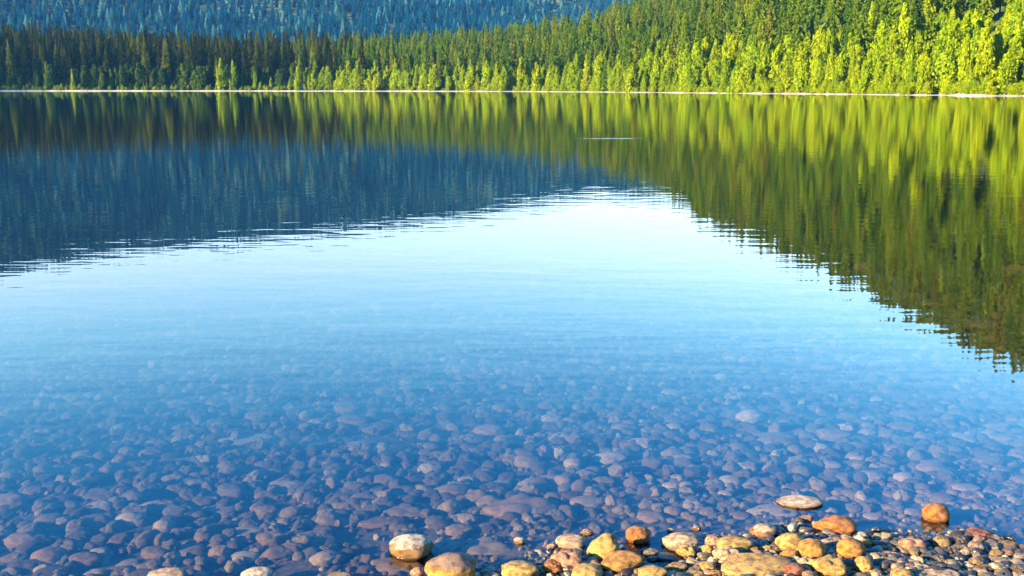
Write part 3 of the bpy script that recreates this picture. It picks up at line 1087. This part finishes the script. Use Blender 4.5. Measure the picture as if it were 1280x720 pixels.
S(992, 712, 26, 17, 'red', "red and yellow speckled stone near the bottom edge", mesh=ST[3])
S(1007, 704, 18, 14, 'cream', "pale grey-green speckled pebble above the red and yellow stone", mesh=ST[5])
S(815, 716, 34, 20, 'yellow', "yellow rounded stone cut by the bottom edge left of the pebble cluster", mesh=ST[1])
S(858, 691, 19, 16, 'yellow', "small pitted yellow pebble below the wide beige stone", mesh=ST[5])
S(864, 703, 17, 12, 'cream', "small beige-pink pebble below the pitted yellow pebble", mesh=ST[2])
S(884, 708, 20, 12, 'yellow', "small oval yellow pebble left of the biggest yellow stone", mesh=ST[0])
S(847, 709, 22, 14, 'khaki', "small khaki-yellow pebble in the cluster at the bottom", mesh=ST[1])
S(893, 717, 18, 9, 'gold', "flat golden pebble at the bottom edge left of the biggest yellow stone", mesh=ST[0])
S(866, 718, 28, 10, 'yellow', "flat pale yellow pebble at the bottom edge of the cluster", mesh=ST[6])
S(1045, 680, 18, 11, 'pink', "small pink and cream pebble left of the golden brown rounded stone", mesh=ST[4])
S(1057, 673, 16, 9, 'cream', "small cream pebble below the orange pear-shaped stone", mesh=ST[2])
S(1127, 719, 26, 16, 'yellow', "rounded yellow stone cut by the bottom edge under the dark gravel", mesh=ST[0])
S(1176, 720, 46, 16, 'cream', "long pale cream stone cut by the bottom edge at the right", mesh=ST[3])
S(1189, 704, 16, 9, 'khaki', "small greenish-yellow pebble on the dark gravel", mesh=ST[0])
S(1212, 708, 10, 7, 'white', "tiny whitish pebble on the dark gravel", mesh=ST[2])
S(970, 700, 16, 12, 'cream', "small cream pebble right of the biggest yellow stone's far end", mesh=ST[5])
S(649, 676, 14, 9, 'white', "tiny bright cream pebble in the shallows left of the bank", mesh=ST[0])
S(870, 660, 10, 7, 'cream', "tiny pale pebble in the water behind the round orange-brown stone", mesh=ST[2])
S(838, 663, 8, 6, 'white', "tiny white pebble in the shallows between two bigger bank stones", mesh=ST[1])
S(690, 683, 8, 7, 'white', "tiny white pebble touching the left of the oval cream and grey stone", mesh=ST[1])
S(522, 717, 16, 16, 'pink', "small pinkish pebble in front of the pale-topped stone", mesh=ST[3])
S(811, 690, 22, 12, 'grey', "dull grey stone in shadow under the wide beige stone", mesh=ST[1])
S(832, 696, 26, 12, 'dark', "dark wet stone in the gap below the wide beige stone", mesh=ST[2])
S(1008, 648, 16, 8, 'pink', "small pink pebble in the water between flat white stone and orange pear-shaped stone", mesh=ST[4])
S(780, 717, 22, 9, 'gold', "small golden pebble at the bottom edge under the double stone", mesh=ST[0])

# the stones one can single out under the water
SUBM = bed_mat("submerged_brown_stone", [(0, (0.11, 0.068, 0.040)), (1, (0.16, 0.10, 0.06))])
SUBP = bed_mat("submerged_pale_stone", [(0, (0.18, 0.125, 0.080)), (1, (0.26, 0.195, 0.135))])
SUBD = bed_mat("submerged_dark_stone", [(0, (0.035, 0.028, 0.022)), (1, (0.06, 0.045, 0.035))])
SUBO = bed_mat("submerged_orange_stone", [(0, (0.50, 0.26, 0.07)), (1, (0.60, 0.36, 0.10))])
sub = [
    (655, 637, 74, 32, SUBM, "pointed brown slab under water with a dark shadow on its right", ST[5], 0.5),
    (484, 556, 82, 24, SUBD, "big dark submerged slab with a pale left edge", ST[2], 0.3),
    (450, 557, 40, 12, SUBP, "pale edge stone lying left of the big dark submerged slab", ST[4], 0.5),
    (311, 550, 54, 16, SUBP, "long white submerged slab tilted up to the right", ST_SLAB, 0.4),
    (968, 551, 60, 20, SUBP, "large pale oval stone under water in the right half", ST[3], 0),
    (604, 688, 66, 26, SUBP, "pinkish pitted slab under water behind the big ochre stone", ST[5], 0.2),
    (560, 683, 36, 14, SUBP, "pointed pinkish stone under water right of the pale-topped stone", ST[4], 0.3),
    (500, 709, 60, 22, SUBM, "flat purplish slab under the pale-topped stone", ST[5], 0),
    (161, 625, 38, 14, SUBP, "pale orange oval submerged stone in the left half", ST[1], 0.3),
    (276, 638, 38, 15, SUBP, "pinkish oval submerged stone left of centre", ST[0], 0.2),
    (206, 659, 26, 18, SUBP, "rounded upright submerged stone in the lower left", ST[6], 0),
    (235, 687, 36, 14, SUBP, "orange-tinted submerged stone in the lower left", ST[0], 0),
    (391, 674, 52, 20, SUBM, "long brownish submerged stone in the lower left half", ST[3], 0.25),
    (340, 674, 34, 18, SUBM, "rounded brown submerged stone left of the long brownish one", ST[5], 0),
    (306, 697, 34, 16, SUBP, "pinkish rounded submerged stone above the pale grey-white stone", ST[0], 0),
    (62, 698, 40, 24, SUBM, "large brown submerged stone in the bottom left corner", ST[6], 0),
    (107, 700, 36, 20, SUBM, "brown submerged stone second from the bottom left corner", ST[1], 0),
    (275, 692, 24, 20, SUBM, "rounded dull submerged stone left of the pinkish rounded one", ST[4], 0),
    (122, 618, 42, 16, SUBM, "greyish submerged stone left of the pale orange oval", ST[2], 0),
    (225, 578, 50, 12, SUBM, "blurred long submerged stone in the deep blue water at left", ST[3], 0),
    (325, 519, 36, 12, SUBP, "faint pale submerged stone farthest out at left", ST[1], 0),
    (240, 541, 40, 14, SUBM, "faint submerged stone left of the long white slab", ST[4], 0),
    (269, 592, 26, 12, SUBM, "small greyish submerged stone below the long white slab", ST[0], 0),
    (640, 478, 60, 12, SUBP, "very faint pale submerged stone far out in the centre", ST[3], 0),
    (838, 491, 24, 9, SUBP, "faint pale stone far out under the pale blue water right of centre", ST[0], 0),
    (620, 558, 44, 12, SUBM, "long pinkish submerged stone in the centre", ST[3], 0.1),
    (565, 615, 44, 22, SUBM, "rounded brown submerged stone left of the pointed slab", ST[3], 0),
    (505, 640, 44, 16, SUBM, "pinkish brown submerged stone behind the pale-topped stone", ST[5], 0.2),
    (470, 652, 50, 16, SUBM, "brown submerged stone left behind the pale-topped stone", ST[1], 0),
    (627, 606, 26, 12, SUBP, "small pinkish submerged stone above the pointed slab", ST[0], 0),
    (690, 600, 40, 14, SUBP, "pale pinkish submerged stone right above the pointed slab", ST[4], 0),
    (716, 580, 24, 14, SUBP, "small round pale submerged stone right of centre", ST[0], 0),
    (762, 574, 36, 16, SUBP, "pale double submerged stone right of centre", ST_LOBE[0], 0),
    (733, 628, 40, 16, SUBP, "pale submerged stone right of the pointed slab", ST[6], 0),
    (842, 534, 22, 10, SUBP, "small bright submerged stone left of the large pale oval", ST[0], 0),
    (869, 561, 34, 10, SUBP, "pinkish oval submerged stone left below the large pale oval", ST[0], 0),
    (1005, 577, 34, 12, SUBP, "pale pinkish submerged stone below the large pale oval", ST[4], -0.2),
    (1070, 571, 22, 9, SUBP, "small white submerged stone right of the large pale oval", ST[0], 0),
    (1086, 525, 22, 10, SUBP, "pale submerged stone far out in the right half", ST[0], 0),
    (1138, 518, 46, 14, SUBP, "large faint pale submerged stone far out at the right", ST[3], 0),
    (1129, 597, 24, 12, SUBP, "bright round submerged stone above the lone orange-brown stone", ST[0], 0),
    (1206, 610, 30, 12, SUBP, "bright submerged stone near the right edge", ST[1], 0),
    (1248, 616, 34, 11, SUBP, "long bright submerged stone at the right edge", ST[0], 0),
    (1206, 549, 26, 11, SUBP, "pale submerged stone far out at the right edge", ST[0], 0),
    (885, 586, 22, 11, SUBP, "small pale submerged stone, left one of a close pair", ST[0], 0),
    (926, 583, 20, 10, SUBP, "small pale submerged stone, right one of a close pair", ST[0], 0),
    (858, 608, 18, 12, SUBP, "small round pale submerged stone behind the wide beige bank stone", ST[0], 0),
    (968, 640, 60, 18, SUBP, "broad greyish submerged stone left below the flat white stone", ST[3], 0),
    (1090, 645, 22, 8, SUBP, "pale pinkish submerged pebble right of the orange pear-shaped stone", ST[0], 0),
    (1268, 338, 26, 14, SUBO, "orange stone glimpsed under the dark hill reflection at the right edge", ST[3], 0),
    (1167, 383, 26, 8, SUBO, "small orange stone glimpsed in the dark hill reflection", ST[0], 0),
    (1228, 408, 40, 16, SUBM, "brown stone glimpsed in the dark hill reflection near its lower edge", ST[3], 0),
    (1078, 334, 20, 12, SUBO, "yellowish stone glimpsed in the upper hill reflection", ST[0], 0),
]
for px, py, w, h, m, lb, me_, rt in sub:
    S(px, py, w, h, m, lb, mesh=me_, rot=rt, under=True)

# more separate stones of the bed
def clash(px, py, w, h, k=0.8):
    for (a, b, c, d) in placed:
        if abs(a - px) < (c + w) / 2 * k and abs(b - py) < (d + h) / 2 * k: return True
    return False
bands = [(600, 720, "brown and pinkish rounded stone crowding the shallow lake bed at the bottom left", "stones on the lake bed at the bottom left", 0, 480),
         (600, 680, "greyish pink rounded stone on the lake bed behind the pebble bank", "stones on the lake bed behind the bank", 480, 1280),
         (500, 600, "blurred pale stone deeper under the blue water", "stones deeper under the blue water", 0, 1280)]
count = 0
for (y0, y1, lb, gr, x0, x1) in bands:
    want = (42, 42, 40)[bands.index((y0, y1, lb, gr, x0, x1))]
    got = tries = 0
    while got < want and tries < 6000:
        tries += 1
        px, py = random.uniform(x0, x1), random.uniform(y0, y1)
        w = random.uniform(20, 42) * (0.75 if x0 == 480 and px > 700 else 1)
        h = w * random.uniform(0.36, 0.55)
        if py + h / 2 > 655 and px > 600: continue
        if clash(px, py, w, h): continue
        S(px, py, w, h, random.choice([SUBM, SUBM, SUBP, M_BED]), lb, group=gr, rot=random.uniform(-0.5, 0.5), under=True)
        got += 1
# more separate pebbles of the dry bank
got = tries = 0
while got < 90 and tries < 12000:
    tries += 1
    px = random.uniform(690, 1280)
    py = random.uniform(666, 719)
    edge = np.interp(px, [690, 760, 860, 1000, 1120, 1280], [706, 704, 688, 676, 670, 672])
    if py < edge: continue
    w = random.uniform(9, 19)
    h = w * random.uniform(0.5, 0.75)
    if clash(px, py, w, h, 0.7): continue
    if px > 1085:
        S(px, py, w, h, random.choice(['dark', 'dark', 'brown', 'khaki', 'grey', 'dark']), "small dark wet pebble on the right part of the bank", group="dark wet pebbles of the right bank")
    else:
        S(px, py, w, h, random.choice(['yellow', 'khaki', 'cream', 'brown', 'gold', 'pink', 'dark']), "small rounded pebble filling gaps between the bigger bank stones", group="small pebbles between the bank stones")
    got += 1

# pebbles nobody could count
src_objs = []
seen_m = set()
for o in COL.objects:
    if o.name.startswith('stone') and o.data and o.data.name not in seen_m and o.data in ST:
        seen_m.add(o.data.name)
        src_objs.append((o,))
def pebble_pts(n, xr, yr, smin, smax, cond, sink=0.3, flat=(0.45, 0.8)):
    out = []
    xs = rng.uniform(*xr, n); ys = rng.uniform(*yr, n)
    zs = height(xs, ys)
    for x, y, z in zip(xs, ys, zs):
        if not cond(x, y, z): continue
        s = smin * (smax / smin) ** (random.random() ** 1.6)
        f = random.uniform(*flat)
        if z < -0.003: s = max(min(s, -z * 0.75), 0.007)
        out.append((x, y, z + s * f * sink, random.uniform(-.2, .2), random.uniform(-.2, .2), random.uniform(0, 6.28),
                    s, s * random.uniform(0.65, 0.95), s * f, random.randrange(len(src_objs))))
    return out
infr = lambda x, y: abs(x) < 0.56 * y + 0.7
p1 = pebble_pts(42000, (-3.6, 3.6), (1.4, 5.2), 0.006, 0.034, lambda x, y, z: z < -0.005 and infr(x, y))
p1 += pebble_pts(9000, (-7, 7), (4.6, 11), 0.02, 0.06, lambda x, y, z: infr(x, y) and z < 0)
scatter('submerged_pebbles', p1, src_objs, "countless pinkish brown pebbles covering the lake bed", "pebbles", mat=M_BED)
p2 = pebble_pts(60000, (-2.0, 2.4), (0.5, 2.5), 0.0035, 0.0165, lambda x, y, z: z > -0.006, sink=0.45)
scatter('bank_gravel', p2, src_objs, "dark wet gravel and tiny pebbles between the bank stones", "gravel", mat=M_GRAV)
print("TREES", len(trees), "indiv", len(indiv), "mt", len(pts), "peb", len(p1), len(p2), "obj", len(COL.objects))
